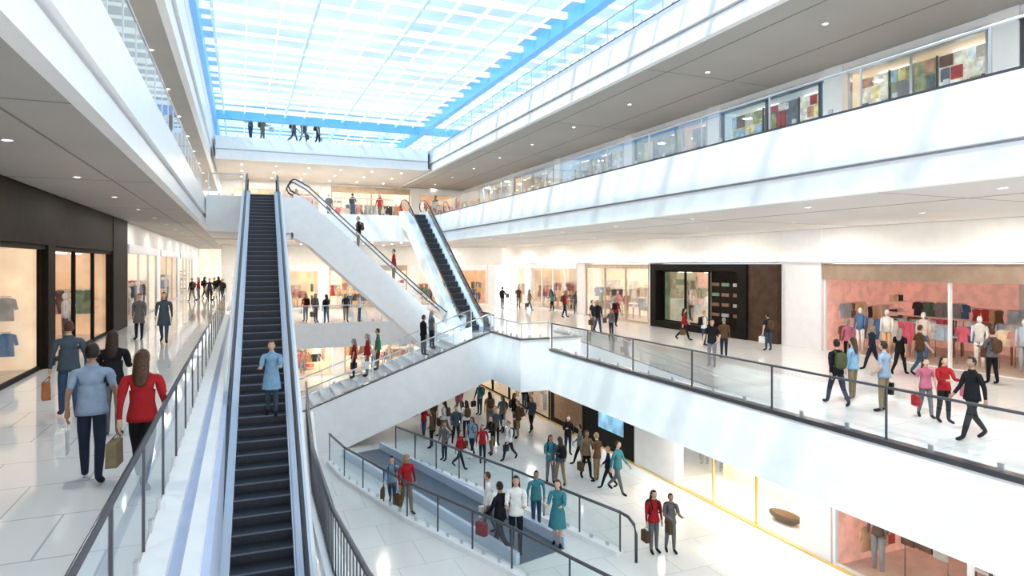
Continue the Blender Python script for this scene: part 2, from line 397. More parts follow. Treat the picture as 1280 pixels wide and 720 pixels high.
# lower hall
for u, v, c, hh, hd in ((541, 541, 'c_grey', 1.6, 0), (556, 545, 'c_white', 1.55, 1), (570, 556, 'c_slate', 1.65, 3), (583, 548, 'c_white', 1.6, 0), (590, 572, 'c_sky', 1.55, 2),
                    (603, 578, 'c_red', 1.4, 3), (612, 536, 'c_khaki', 1.65, 0), (628, 540, 'c_grey', 1.6, 2), (643, 536, 'c_black', 1.6, 4), (574, 520, 'c_pink', 1.55, 0), (648, 548, 'c_brown', 1.6, 1),
                    (688, 604, 'c_teal', 1.62, 3), (700, 606, 'c_slate', 1.6, 0), (733, 598, 'c_khaki', 1.65, 3.2), (746, 602, 'c_brown', 1.65, .4), (760, 610, 'c_black', 1.4, 1),
                    (772, 616, 'c_teal', 1.72, 3.6), (556, 575, 'c_grey', 1.4, 2), (664, 540, 'c_slate', 1.55, 2),
                    (490, 632, 'c_sky', 1.55, 2.8), (508, 642, 'c_red', 1.75, 3.4), (838, 690, 'c_grey', 1.5, 2.9), (817, 690, 'c_red', 1.58, 3.1),
                    (670, 660, 'c_teal', 1.6, 3), (614, 568, 'c_black', 1.5, 2), (520, 520, 'c_black', 1.6, 1), (600, 518, 'c_teal', 1.6, 2), (655, 512, 'c_black', 1.6, 5),
                    (620, 556, 'c_slate', 1.5, 3), (725, 580, 'c_grey', 1.5, 1), (540, 560, 'c_brown', 1.5, 1), (575, 585, 'c_red', 1.4, 4), (636, 575, 'c_white', 1.5, 2), (530, 548, 'c_red', 1.5, 5), (710, 568, 'c_black', 1.5, 3)):
    rp(u, v, LOW, c, hh, hd)
person('woman_in_white_top', gp(645, 690, LOW), 2.7, 1.95, 'c_white', 'c_black', 'hair_dkbrown', 'skin_a', pose='hold', long=True, female=True)
person('man_with_red_bag', gp(625, 690, LOW), .5, 1.85, 'c_black', 'c_black', 'hair_black', 'skin_b', pose='walk2', bag=[('c_red', 0)])
person('woman_in_teal_dress', gp(697, 682, LOW), 2.4, 1.72, 'c_teal', 'c_teal', 'hair_brown', 'skin_c', pose='hold', female=True, long=True, skirt=True, legs='short')
person('shopper_in_white', gp(610, 668, LOW), 1.2, 1.7, 'c_white', 'c_slate', 'hair_brown', 'skin_a', pose='bags', bag=[('c_white', 1)])
for x, c in ((.5, 'c_grey'), (1.2, 'c_khaki'), (3.0, 'c_grey'), (3.6, 'c_slate'), (4.5, 'c_brown')):
    rp((x, 42.0+rnd.random(), L3), None, 0, c, 1.7)
for x in (3.2, 5.5, 7.0, 8.8, 12.6): rp((x, 42.6+rnd.random()*3, L2), None, 0, None, 1.7)

# ------------------------------------------------------------------ building shell
def slab(name, boxes):
    mb = MB()
    for b in boxes: mb.box(*b)
    return mb.done(name)
YN, YF, YE = -3, 41, 54
slab('floor', [(-6, 21, YN, YE+8, LOW-.3, LOW, 'tile_low')])
slab('floor_left_gallery', [(-9, -.85, YN, 95, LL-.25, LL, 'tile')])
mb = MB()
mb.box(-.85, -.62, YN, 38, LL-1.6, LL+.04, 'white'); mb.box(-.62, -.50, YN, 38, LL-1.6, LL-.10, 'blue_band')
mb.box(-.50, -.36, YN, 38, LL-1.6, LL+.0, 'white'); mb.box(-.36, -.28, YN, 38, LL-1.6, LL-.18, 'blue_band')
mb.done('trim_gallery_ledge')
mb = MB()
mb.box(-.85, 11.5, 38, 60, L1-.25, L1, 'tile_r'); mb.box(-.85, 9.4, 37.85, 38, L1-1.3, L1+.12, 'white')
mb.box(10.1, 11.38, 26.2, 28.8, L1-1.55, L1, 'tile_r'); mb.box(9.4, 11.38, 28.8, 38, L1-1.3, L1, 'tile_r')
mb.box(10.25, 11.38, 23.2, 26.2, L1-.25, L1, 'tile_r')
mb.box(10.1, 10.25, 23.05, 26.2, L1-1.55, L1+.5, 'white'); mb.box(10.25, 11.38, 23.05, 23.2, L1-1.55, L1+.5, 'white'); mb.box(10.25, 11.38, 23.2, 26.2, L1-1.55, L1-1.4, 'white')
mb.box(10.06, 10.29, 23.0, 26.2, L1+.5, L1+.56, 'rail_dark'); mb.box(10.29, 11.38, 23.0, 23.24, L1+.5, L1+.56, 'rail_dark')
mb.done('floor_far_gallery')
slab('floor_right_gallery', [(11.56, 28, YN, 60, L1-.25, L1, 'tile_r')])
mb = MB()
mb.box(11.38, 11.56, YN, 23.0, L1-1.6, L1+.02, 'white'); mb.box(11.33, 11.56, YN, 23.0, L1+.02, L1+.12, 'rail_dark')
mb.box(11.38, 11.56, 23.0, 38, L1-1.6, L1, 'white')
mb.box(11.56, 26, YN, 60, L1-1.6, L1-1.5, 'soffit_light')
mb.done('fascia_right_gallery')
def fascia(name, X, sgn, zb, zt, y0, y1):
    mb = MB()
    a, b = sorted((X, X+sgn*.2)); mid = zb+(zt-zb)*.36
    mb.box(a, b, y0, y1, mid, zt, 'white')
    a2, b2 = sorted((X+sgn*.10, X+sgn*.3)); mb.box(a2, b2, y0, y1, zb, mid-.05, 'white')
    a3, b3 = sorted((X+sgn*.14, X+sgn*.3)); mb.box(a3, b3, y0, y1, mid-.05, mid, 'groove')
    mb.box(a, b, y0, y1, zt, zt+.05, 'rail_dark' if sgn > 0 else 'white')
    return mb.done(name)
def ceiling(name, xa, xb, y0, y1, z, mt='soffit', seams=(), lights=(), thick=.2):
    mb = MB(); xa, xb = sorted((xa, xb))
    mb.box(xa, xb, y0, y1, z, z+thick, mt)
    for x in seams: mb.box(x-.02, x+.02, y0, y1, z-.006, z+.01, 'seam')
    y = y0+4
    while y < y1:
        mb.box(xa, xb, y-.012, y+.012, z-.005, z+.01, 'seam'); y += 8
    y = y0+1.5
    while y < y1:
        for x in lights:
            n = 8; mb.ext([(x+.055*math.cos(2*PI*i/n), y+.055*math.sin(2*PI*i/n), z-.012) for i in range(n)], (0,0,.03), 'downlight')
            mb.tube([(x+.08*math.cos(2*PI*i/n), y+.08*math.sin(2*PI*i/n), z-.008) for i in range(n+1)], .012, 'white', 5)
        y += 4.5
    return mb.done(name)
fascia('fascia_right_upper', 11.5, 1, 1.44, L2, YN, YF+13)
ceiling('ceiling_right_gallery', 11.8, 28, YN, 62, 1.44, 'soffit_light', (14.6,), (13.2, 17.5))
slab('floor_right_upper', [(11.7, 21, YN, 60, L2-.35, L2-.02, 'tile_r')])
fascia('fascia_right_top', 11.5, 1, 6.17, L3, YN, YF+13)
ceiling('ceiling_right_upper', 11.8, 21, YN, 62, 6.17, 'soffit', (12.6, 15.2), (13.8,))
slab('floor_right_top', [(11.7, 21, YN, 60, L3-.35, L3-.02, 'tile_r')])
fascia('fascia_left_upper', -1.56, -1, 1.9, L2, YN, 60)
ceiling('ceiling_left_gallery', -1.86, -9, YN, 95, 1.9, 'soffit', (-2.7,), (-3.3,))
slab('floor_left_upper', [(-8, -1.76, YN, 60, L2-.3, L2-.02, 'tile')])
fascia('fascia_left_top', -1.56, -1, 6.17, L3+.35, YN, 60)
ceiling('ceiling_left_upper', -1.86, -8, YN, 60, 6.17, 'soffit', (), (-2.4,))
slab('floor_left_top', [(-8, -1.76, YN, 60, L3-.3, L3-.02, 'tile')])
mb = MB()
mb.box(-1.4, 11.3, YF, YF+.2, 6.17, L3, 'white'); mb.box(-1.4, 11.3, YF-.03, YF+.2, 6.7, 6.76, 'groove')
mb.box(-1.5, 11.5, YF+.2, 56, 6.17, 6.3, 'soffit_light'); mb.box(-1.5, 11.5, YF+.2, 56, L3-.2, L3, 'tile_r')
for x in range(0, 11, 2):
    for y in (43, 46, 49): mb.box(x-.06, x+.06, y-.06, y+.06, 6.15, 6.18, 'downlight')
mb.done('fascia_far_top')
mb = MB()
mb.box(2.4, 11.3, YF, YF+.2, 1.44, L2, 'white'); mb.box(-1.5, 11.5, YF+.2, 56, L2-.2, L2, 'tile_r'); mb.box(-1.5, 11.5, YF+.2, 56, 1.44, 1.55, 'soffit_light')
for x in range(0, 11, 2):
    for y in (43, 46, 49): mb.box(x-.06, x+.06, y-.06, y+.06, 1.42, 1.46, 'downlight')
mb.done('fascia_far_upper')
mb = MB()
mb.box(-1.5, 2.2, 32.6, YF+.2, L2-.25, L2, 'tile_r'); mb.box(-1.5, .1, 32.4, 32.6, 1.5, L2+.05, 'white'); mb.box(1.65, 2.3, 32.4, 32.6, 1.5, L2+.05, 'white')
mb.box(-1.5, 2.2, 32.6, YF+.2, 1.5, 1.6, 'soffit_light'); mb.box(2.2, 2.35, 34.6, YF, 1.5, L2+.05, 'white')
mb.done('bridge_upper')

# ------------------------------------------------------------------ skylight
mb = MB(); zs = 8.9; x0, x1, x2 = -1.40, 10.9, 17; zp = zs+.1
def pq(a, b, c, d, mt): mb.quad([(a, c, zp), (b, c, zp), (b, d, zp), (a, d, zp)], mt)
pq(x0, x0+.45, YN, 56, 'skypane_blue'); pq(x1-.7, x1, YN, 56, 'skypane_blue')
pq(x0+.45, x1-.7, YN, 39.4, 'skypane'); pq(x0+.45, x1-.7, 39.4, 56, 'skypane_blue'); pq(x1, x2, YN, 56, 'skypane')
y = YN; i = 0
while y < 56:
    big = i % 3 == 0
    mb.box(x0, x2, y-(.09 if big else .035), y+(.09 if big else .035), zs-(.12 if big else .02), zp, 'mullion_glow')
    y += 1.3; i += 1
x = x0+.45; i = 0
while x < x2:
    big = i % 3 == 0
    mb.box(x-(.05 if big else .03), x+(.05 if big else .03), YN, 56, zs-(.12 if big else .03), zp, 'mullion_blue_glow' if big else 'mullion_glow')
    x += 1.12; i += 1
mb.box(x1-.16, x1+.16, YN, 56, zs-.45, zp, 'beam_blue')
mb.box(x0-.16, x0+.06, YN, 56, zs-.6, zp, 'beam_blue')
mb.box(x0, x2, YF-.1, YF+.25, zs-.40, zp, 'beam_blue')
mb.box(x0-.5, x0-.14, YN, 56, zs-1.2, zp, 'white')
mb.done('skylight')
mb = MB()
for y in range(0, 42, 2): mb.box(-1.62, -1.56, y, y+.06, L3+.4, zs-1.2, 'mullion_blue_glow')
mb.box(-1.60, -1.59, YN, 56, L3+.4, zs-1.2, 'glass_teal')
mb.done('window_1')

# ------------------------------------------------------------------ glass balustrades
def balustrade(name, path, h=1.08, step=2.4, gl='glass', rail='rail_dark', r=.028, posts=True, base=.05):
    mb = MB(); path = [Vector(p) for p in path]
    up = Vector((0,0,h))
    mb.tube([p+up for p in path], r, rail, 8)
    for a, b in zip(path[:-1], path[1:]):
        L = (b-a).length; n = max(1, round(L/step)); dr = (b-a)/n; t = dr.normalized(); w = t.cross(Vector((0,0,1))).normalized()*.006
        for i in range(n):
            p = a+dr*i+t*.03; q = a+dr*(i+1)-t*.03
            z0 = Vector((0,0,base)); z1 = Vector((0,0,h-.04))
            mb.quad([p+z0, q+z0, q+z1, p+z1], gl)
            if posts: mb.ext([a+dr*i+w*2-t*.018, a+dr*i+w*2+t*.018, a+dr*i-w*3+t*.018, a+dr*i-w*3-t*.018], up, rail)
            for s_ in (.3, .7):
                c = a+dr*(i+s_); mb.ext([c-t*.05-w*3, c+t*.05-w*3, c+t*.05+w*3, c-t*.05+w*3], (0,0,.12), 'steel')
        if posts: mb.ext([b+w*2-t*.018, b+w*2+t*.018, b-w*3+t*.018, b-w*3-t*.018], up, rail)
    return mb.done(name)
balustrade('glass_balustrade', [(11.45, YN, L1+.12), (11.45, 23.0, L1+.12)], 1.0, 3.0)
balustrade('glass_balustrade', [(11.3, 29.0, L1+.0), (11.3, 30.4, L1+.0)], 1.0, 3.0)
balustrade('glass_balustrade', [(-.85, 2, LL+.04), (-.85, 38, LL+.04)], 1.03, 1.6, 'glass_teal')
balustrade('glass_balustrade', [(11.6, YN, L2+.05), (11.6, YF, L2+.05)], .82, 2.4, 'glass_upper', 'steel')
balustrade('glass_balustrade', [(11.6, YN, L3+.05), (11.6, YF, L3+.05)], .85, 1.6, 'glass_upper', 'steel')
balustrade('glass_balustrade', [(-1.66, YN, L2+.05), (-1.66, 32, L2+.05)], .95, 1.3, 'glass_teal', 'steel')
balustrade('glass_balustrade', [(-1.3, YF+.1, L3), (11.3, YF+.1, L3)], 1.0, 1.6, 'glass_upper', 'steel')
balustrade('glass_balustrade', [(2.5, YF+.1, L2), (9.0, YF+.1, L2)], 1.0, 1.6, 'glass', 'steel')
balustrade('glass_balustrade', [(-.7, 37.92, L1+.12), (9.3, 37.92, L1+.12)], 1.0, 1.6, 'glass', 'steel')
balustrade('glass_balustrade', [(-1.4, 32.5, L2+.05), (.05, 32.5, L2+.05)], 1.0, 1.5, 'glass', 'steel')
balustrade('glass_balustrade', [(2.28, 34.8, L2+.05), (2.28, YF, L2+.05)], 1.0, 1.5, 'glass', 'steel')
balustrade('glass_balustrade', [(10.17, 26.1, L1+.56), (10.17, 23.1, L1+.56), (11.34, 23.1, L1+.56)], .6, 1.2, 'glass', 'steel')

# ------------------------------------------------------------------ escalators
def escalator(name, pb, pt, w=1.0, clad=.9, deckm='deck', flat=1.3, cl='white'):
    pb = Vector(pb); pt = Vector(pt); D = pt-pb; rise = D.z; D.z = 0; L = D.length; D.normalize(); N = D.cross(Vector((0,0,1)))
    sl = rise/L
    mb = MB(lambda p: pb+D*p.x+N*p.y+Vector((0,0,p.z)))
    hw = w/2; n = int(L/.4); st = L/n
    for i in range(n):
        z = sl*st*(i+1)
        mb.box(i*st, (i+1)*st+.02, -hw, hw, z-sl*st-.12, z, 'tread')
        mb.box(i*st-.012, i*st+.02, -hw, hw, z-.015, z+.004, 'tread_edge')
        for k in range(1, 14): mb.box(i*st-.006, i*st, -hw+k*w/14-.006, -hw+k*w/14+.006, z-sl*st, z-.02, 'rubber')
    mb.box(-flat, 0, -hw-.3, hw+.3, -.2, .02, 'steel'); mb.box(L, L+flat, -hw-.3, hw+.3, rise-.2, rise+.02, 'steel')
    prof = lambda o: [(-flat, o), (-.1, o), (.6, sl*.6+o+.02), (L-.4, sl*(L-.4)+o+.05), (L+.2, rise+o), (L+flat, rise+o)]
    def band(y0, y1, o0, o1, mt):
        a = prof(o0); b = prof(o1)
        for k in range(len(a)-1):
            pts = [(a[k][0], y0, a[k][1]), (a[k+1][0], y0, a[k+1][1]), (b[k+1][0], y0, b[k+1][1]), (b[k][0], y0, b[k][1])]
            if y1 is None: mb.quad(pts, mt)
            else: mb.ext(pts, (0, y1-y0, 0), mt)
    for sg in (-1, 1):
        y0, y1 = sorted((sg*hw, sg*(hw+.04))); band(y0, y1, -.15, .22, 'deck')
        y0, y1 = sorted((sg*(hw+.02), sg*(hw+.30))); band(y0, y1, .14, .22, deckm)
        y0, y1 = sorted((sg*(hw+.28), sg*(hw+.34))); band(y0, y1, -clad, .24, cl)
        band(sg*(hw+.138), None, .20, .90, 'glass')
        y0, y1 = sorted((sg*(hw+.10), sg*(hw+.175))); band(y0, y1, .88, .93, 'steel')
        yc = sg*(hw+.138); pr = prof(.96)
        path = [(-flat+.1, yc, .30), (-flat-.12, yc, .42), (-flat-.24, yc, .63), (-flat-.14, yc, .85)]+[(a, yc, b) for a, b in pr]+\
               [(L+flat+.14, yc, rise+.85), (L+flat+.24, yc, rise+.63), (L+flat+.12, yc, rise+.42), (L+flat-.1, yc, rise+.3)]
        mb.tube(path, .042, 'rubber', 8)
    band(-hw-.3, hw+.3, -clad, -clad+.05, cl)
    return mb.done(name)
escalator('escalator', (.17, 6.1, LOW), (.87, 31.3, L2), 1.0, .9)
escalator('escalator', (11.0, 31.6, L1), (10.25, 40.0, L2), 1.0, .8, flat=.9)
escalator('escalator', (9.9, 33.3, L1), (2.6, 33.3, L2), 1.0, 1.9, flat=.3)
for t_ in (.35, .6):      # riders on the white escalator
    X_ = 9.9+(2.6-9.9)*t_; rp((X_, 33.3, L1+(L2-L1)*t_+.25), None, 0, rnd.choice(['c_black', 'c_red']), 1.7, 1.5, pose='stand')

# ------------------------------------------------------------------ crossing staircase, solid parapet with glass above
mb = MB(); xa, xb = -.8, 10.1; za, zb = LOW, L1; sl = (zb-za)/(xb-xa); n = 24; st = (xb-xa)/n; sh = 1.15
for i in range(n):
    mb.box(xa-sh+i*st, xa-sh+(i+1)*st, 26.4, 28.8, max(LOW, za+sl*st*i-.3), za+sl*st*(i+1)-.002, 'tile_r')
    mb.box(xa-sh+i*st-.01, xa-sh+i*st+.03, 26.4, 28.8, za+sl*st*(i+1)-.02, za+sl*st*(i+1)+.005, 'groove')
mb.box(xb-sh, xb, 26.4, 28.8, L1-.3, L1, 'tile_r')
for y in (26.2, 28.8):
    mb.ext([(xa-sh, y, LOW), (xa-sh, y, za+.12), (xb, y, zb+.5), (xb, y, zb-1.55), (xb-6.3, y, LOW)], (0, .2, 0), 'white')
mb.ext([(xa-sh, 26.18, za+.12), (xb, 26.18, zb+.5), (xb, 26.18, zb+.55), (xa-sh, 26.18, za+.17)], (0, .24, 0), 'rail_dark')
mb.done('staircase')
balustrade('glass_balustrade', [(xa-sh, 26.3, za+.17), (xb, 26.3, zb+.55)], .78, 1.9, 'glass', 'steel')
balustrade('glass_balustrade', [(xa-sh, 28.9, za+.12), (xb, 28.9, zb+.5)], .82, 1.9, 'glass', 'steel')
def szf(x): return LOW+sl*st*(math.floor((x+sh-xa)/st)+1)
for x, y, c, hh, b_ in ((4.95, 27.6, 'c_red', 1.8, 'c_grey'), (5.5, 28.1, 'c_green', 1.8, 'c_brown'), (4.5, 28.3, 'c_red', 1.7, 'c_navy'), (7.3, 27.2, 'c_black', 1.75, 'c_black'), (7.9, 28.0, 'c_grey', 1.7, 'c_navy')):
    rp((x, y, szf(x)), None, 0, c, hh, -1.3 if x > 6 else 1.4, bot=b_, pose='stand')
for x, c in ((3.6, 'c_red'), (4.6, 'c_black'), (2.2, 'c_brown'), (5.8, 'c_navy'), (8.8, 'c_red'), (4.1, 'c_grey'), (6.6, 'c_white')): rp((x, 38.8+rnd.random()*2, L1), None, 0, c, 1.7)

# ------------------------------------------------------------------ dark baluster railing beside the main escalator
mb = MB(); zr = -3.88
pth = [(2.1, 4.5), (1.72, 6.3), (1.46, 8.1), (1.33, 10.4), (1.38, 14.1), (1.65, 18), (1.95, 22)]
mb.tube([(x, y, zr) for x, y in pth], .04, 'rail_dark', 8); mb.tube([(x, y, zr-.95) for x, y in pth], .02, 'rail_dark', 6)
for (xa_, ya_), (xb_, yb_) in zip(pth[:-1], pth[1:]):
    L = math.hypot(xb_-xa_, yb_-ya_); k = int(L/.2)
    for i in range(k):
        t = i/k; x = xa_+(xb_-xa_)*t; y = ya_+(yb_-ya_)*t; mb.tube([(x, y, zr-1.0), (x, y, zr)], .011, 'rail_dark', 5)
    mb.ext([(xa_-.12, ya_, zr-1.25), (xb_-.12, yb_, zr-1.25), (xb_+.22, yb_, zr-1.25), (xa_+.22, ya_, zr-1.25)], (0,0,.27), 'white')
mb.done('baluster_railing')

# ------------------------------------------------------------------ lower hall: moving walkway and balustrades
A = [(3.0, 24.5, LOW+.1), (3.25, 22.5, LOW+.1), (4.4, 18.2, LOW+.1), (5.95, 14.1, LOW+.1), (6.5, 12.2, LOW+.1), (7.1, 10.2, LOW+.1)]
B = [(5.5, 24.6, LOW+.1), (7.66, 18.1, LOW+.1), (8.85, 13.9, LOW+.1)]
balustrade('glass_balustrade', A, 1.0, 1.5, 'glass_teal', 'rail_dark', .04)
balustrade('glass_balustrade', B, 1.0, 1.5, 'glass_teal', 'rail_dark', .04)
mb = MB()
e = Vector(B[-1]); mb.tube([e+Vector(p) for p in ((0, 0, 1.0), (.08, -.25, .96), (.14, -.42, .82), (.16, -.48, .6), (.16, -.48, -.1))], .04, 'rail_dark', 8)
for P_, wd in ((A, .12), (B, .12)):
    for p, q in zip(P_[:-1], P_[1:]):
        p = Vector(p); q = Vector(q); t = (q-p).normalized(); w = t.cross(Vector((0,0,1)))*wd
        mb.ext([p-w-Vector((0,0,.1)), q-w-Vector((0,0,.1)), q+w-Vector((0,0,.1)), p+w-Vector((0,0,.1))], (0,0,.12), 'white')
p = Vector((4.35, 25.4, LOW)); q = Vector((7.0, 14.6, LOW)); t = (q-p).normalized(); w = t.cross(Vector((0,0,1)))
mb.ext([p-w*.75, q-w*.75, q+w*.75, p+w*.75], (0,0,.03), 'belt')
n = 70
for i in range(n):
    c = p+(q-p)*i/n; mb.ext([c-w*.72, c-w*.72+t*.02, c+w*.72+t*.02, c+w*.72], (0,0,.036), 'tread_edge')
for s_ in (-1, 1):
    a = p+w*s_*.78; b = q+w*s_*.78; mb.ext([a-w*.06, b-w*.06, b+w*.06, a+w*.06], (0,0,.30), 'deck')
mb.done('moving_walkway')

# ------------------------------------------------------------------ storefronts
GP = [(-.07,0),(-.22,-.05),(-.27,-.32),(-.2,-.33),(-.16,-.18),(-.18,-.62),(.18,-.62),(.16,-.18),(.2,-.33),(.27,-.32),(.22,-.05),(.07,0)]
GD = [(-.07,0),(-.16,-.04),(-.12,-.30),(-.26,-.95),(.26,-.95),(.12,-.30),(.16,-.04),(.07,0)]
def garment(mb, a, b, z, mt, s=1.0, side=False, dress=False):
    P_ = GD if dress else GP
    if side: mb.ext([(a, b+x*s, z+y*s) for x, y in P_], (.05, 0, 0), mt)
    else: mb.ext([(a+x*s, b, z+y*s) for x, y in P_], (0, .05, 0), mt)
def mannequin(mb, a, b, z0, mt, sk='goods_1', lg='goods_2'):
    def rg(z, w, d, o=0): return [Vector((a+o+w*math.cos(2*PI*i/8), b+d*math.sin(2*PI*i/8), z0+z)) for i in range(8)]
    mb.loft([rg(.9,.17,.12), rg(1.1,.13,.1), rg(1.3,.18,.12), rg(1.45,.17,.09), rg(1.5,.05,.05)], mt)
    mb.ell((a, b, z0+1.62), (.08,.09,.12), sk, 8, 6)
    for s in (-1, 1):
        mb.tube([(a+s*.09, b, z0+.92), (a+s*.1, b, z0+.5), (a+s*.1, b, z0+.08)], .08, lg, 8, .045)
        mb.tube([(a+s*.2, b, z0+1.42), (a+s*.24, b, z0+1.15), (a+s*.22, b-.06, z0+.9)], .05, mt, 6, .03)
def shop(name, origin, A, B, L, z0, z1, wall='warmwall_glow', frame='dark_bronze', depth=3.2, header=None, hh=.35, seed=0, glass=True, mull=2.2, dense=1.0, sill=.1, boards=False, man=True):
    r = random.Random(seed); A = Vector(A); B = Vector(B); O = Vector((origin[0], origin[1], 0))
    mb = MB(lambda p: O+A*p.x+B*p.y+Vector((0,0,p.z)))
    zt = z1-hh
    mb.box(.06, L-.06, .06, depth, z0+.005, z0+.02, 'shopfloor'); mb.box(.06, L-.06, .1, depth, z1-.1, z1, 'white_warm')
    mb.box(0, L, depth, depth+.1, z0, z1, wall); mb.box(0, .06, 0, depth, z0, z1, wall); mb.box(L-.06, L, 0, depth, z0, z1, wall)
    for k in range(int(L/2.2)+1):
        if 1.4+k*2.2 > L: break
        mb.box(.4+k*2.2, 1.4+k*2.2, .8, .95, z1-.14, z1-.1, 'strip')
        if depth > 2.4: mb.box(.4+k*2.2, 1.4+k*2.2, 2.2, 2.3, z1-.14, z1-.1, 'strip')
    mb.box(0, L, -.12, .1, zt, z1, header or frame)
    mb.box(0, L, -.03, .05, z0, z0+sill, frame)
    n = max(1, round(L/mull))
    for k in range(n+1):
        a = .04+(L-.08)*k/n; mb.box(a-.04, a+.04, -.05, .06, z0, zt, frame)
    if glass: mb.quad([(.02, 0, z0+sill), (L-.02, 0, z0+sill), (L-.02, 0, zt), (.02, 0, zt)], 'shopglass')
    if boards:      # lit display boards with product panels standing behind the glass
        k = .15
        while k < L-.5:
            w = min(r.uniform(1.0, 2.2), L-.1-k); c = r.choice(posters)
            mb.box(k, k+w, .42, .46, z0+.3, zt-.12, c)
            z = z0+1.3
            while z < zt-.35:
                hz = r.uniform(.2, .5); a = k+.06
                while a < k+w-.2:
                    ww = r.uniform(.12, .5)
                    if r.random() < .75: mb.box(a, min(a+ww, k+w-.04), .37, .42, z, min(z+hz, zt-.16), r.choice(posters if r.random() < .7 else goods))
                    a += ww+.05
                z += hz+.06
            mb.box(k-.03, k, .36, .48, z0, zt-.1, 'rail_dark'); k += w+.04
        return mb.done(name)
    k = 0
    while k < L-1.6:
        w = r.uniform(.8, 2.0)
        if r.random() < .4: mb.box(k, min(L, k+w), depth-.06, depth, z0, zt+.1, r.choice(['tan', 'creamwall_glow', 'orangewall_glow', 'white_warm', 'pinkwall_glow']))
        k += w
    lv = (.12, .55, 1.0, 1.45, 1.9)
    def shelf(k, w, side):
        def bx(a0, a1, b0, b1, c0, c1, m_):
            if side: mb.box(L-.06-b1, L-.06-b0, a0, a1, c0, c1, m_)
            else: mb.box(a0, a1, depth-.06-b1, depth-.06-b0, c0, c1, m_)
        for z in lv:
            if z0+z+.2 > zt: break
            bx(k, k+w, 0, .34, z0+z, z0+z+.03, 'white_warm')
            a = k+.05
            while a < k+w-.2:
                ww = r.uniform(.2, .36); bx(a, min(a+ww*.8, k+w), .05, .30, z0+z+.03, z0+z+.03+r.uniform(.06, .28), r.choice(goods)); a += ww+.03
    def rail(k, w, side):
        dr_ = r.random() < .45
        for zz in ((1.75,) if dr_ else (1.0, 1.9)):
            if z0+zz+.1 > zt: break
            if side: mb.tube([(L-.42, k, z0+zz+.03), (L-.42, k+w, z0+zz+.03)], .015, 'steel', 5)
            else: mb.tube([(k, depth-.45, z0+zz+.03), (k+w, depth-.45, z0+zz+.03)], .015, 'steel', 5)
            a = k+.12; c = r.choice(goods)
            while a < k+w-.05:
                if r.random() < .35: c = r.choice(goods)
                o = r.uniform(-.06, .06)
                if side: garment(mb, L-.42+o, a, z0+zz, c, .95, True, dr_)
                else: garment(mb, a, depth-.45+o, z0+zz, c, .95, False, dr_)
                a += r.uniform(.14, .32)
    for side, e0, e1 in ((False, .2, L-.6), (True, .5, depth-.6)):
        k = e0
        while k < e1-.6:
            w = min(r.uniform(.9, 1.5), e1-k)
            (shelf if r.random() < .16 else rail)(k, w, side)
            k += w+.15
    rows = (1.1, 2.3, 3.5) if depth > 4 else ((1.2,) if depth > 2 else ())
    for rb in rows:
        k = .5+r.random()*.4
        while k < L-1.6:
            if r.random() < .9*dense:
                bb = rb+r.uniform(-.25, .25)
                if r.random() < .65:
                    mb.tube([(k, bb, z0), (k, bb, z0+1.35), (k+1, bb, z0+1.35), (k+1, bb, z0)], .018, 'steel', 6)
                    c = r.choice(goods); dr_ = r.random() < .4
                    for j in range(7):
                        if r.random() < .35: c = r.choice(goods)
                        garment(mb, k+.12+j*.13, bb+r.uniform(-.1, .1), z0+1.33, c, .85, False, dr_)
                else:
                    mb.box(k, k+.9, bb, bb+.6, z0+.75, z0+.8, 'white_warm')
                    for x, y in ((.03,.03),(.82,.03),(.03,.52),(.82,.52)): mb.box(k+x, k+x+.05, bb+y, bb+y+.05, z0, z0+.75, 'wood')
                    for j in range(4): mb.box(k+.06+j*.21, k+.22+j*.21, bb+.1, bb+.45, z0+.8, z0+.8+r.uniform(.04, .16), r.choice(goods))
            k += 1.25
    k = .8
    while k < L-.5 and man:
        if r.random() < .8*dense: mannequin(mb, k, .55, z0+.05, r.choice(goods), 'goods_1', r.choice(['goods_1', 'goods_2', 'goods_6', 'goods_5', 'goods_4']))
        k += r.uniform(.8, 1.5)
    return mb.done(name)
RX, AY = (1, 0, 0), (0, 1, 0)
W = 21.8
shop('storefront', (W, 9), AY, RX, 10, L1, .0, 'pinkwall_glow', 'white', header='awning', hh=.62, seed=1, mull=5, glass=False, depth=5, dense=1.2, sill=.02)
shop('storefront', (W, 31.1), AY, RX, 7.4, L1, -.02, 'creamwall_glow', 'tan', hh=.25, seed=2)
shop('storefront', (W, 39.7), AY, RX, 7.8, L1, -.02, 'warmwall_glow', 'white', hh=.3, seed=3)
shop('storefront', (W, 48.7), AY, RX, 3.2, L1, -.02, 'creamwall_glow', 'white', hh=.3, seed=4)
mb = MB()
mb.box(W-.15, W+.5, 19.05, 21.1, L1, 1.43, 'white'); mb.box(W-.2, W+5, -3, 8.95, L1, 1.43, 'white')
mb.box(W-.1, W+.3, 8.95, 60, .02, 1.43, 'white_warm'); mb.box(W-.3, W-.1, 8.95, 60, .06, .14, 'white'); mb.box(W-.25, W-.1, 8.95, 60, .15, .18, 'strip')
mb.box(W-.05, W+.5, 30.45, 31.05, L1, .02, 'white'); mb.box(W-.08, W+.5, 38.6, 39.6, L1, .02, 'white'); mb.box(W-.08, W+.5, 47.6, 48.6, L1, .02, 'coolwall_glow')
mb.done('wall_right')
mb = MB()
mb.box(W-.35, W+.4, 21.15, 22.9, L1, .0, 'brown'); mb.box(W-.45, W+.4, 22.9, 23.5, L1, .0, 'black'); mb.box(W-.45, W+.4, 29.9, 30.4, L1, .0, 'black')
mb.box(W-.45, W+.4, 23.5, 29.9, L1, L1+.35, 'black'); mb.box(W-.45, W+.4, 23.5, 29.9, -.35, .0, 'black')
mb.box(W+.1, W+.3, 23.5, 25.9, L1+.35, -.35, 'dark_bronze')
r = random.Random(5)
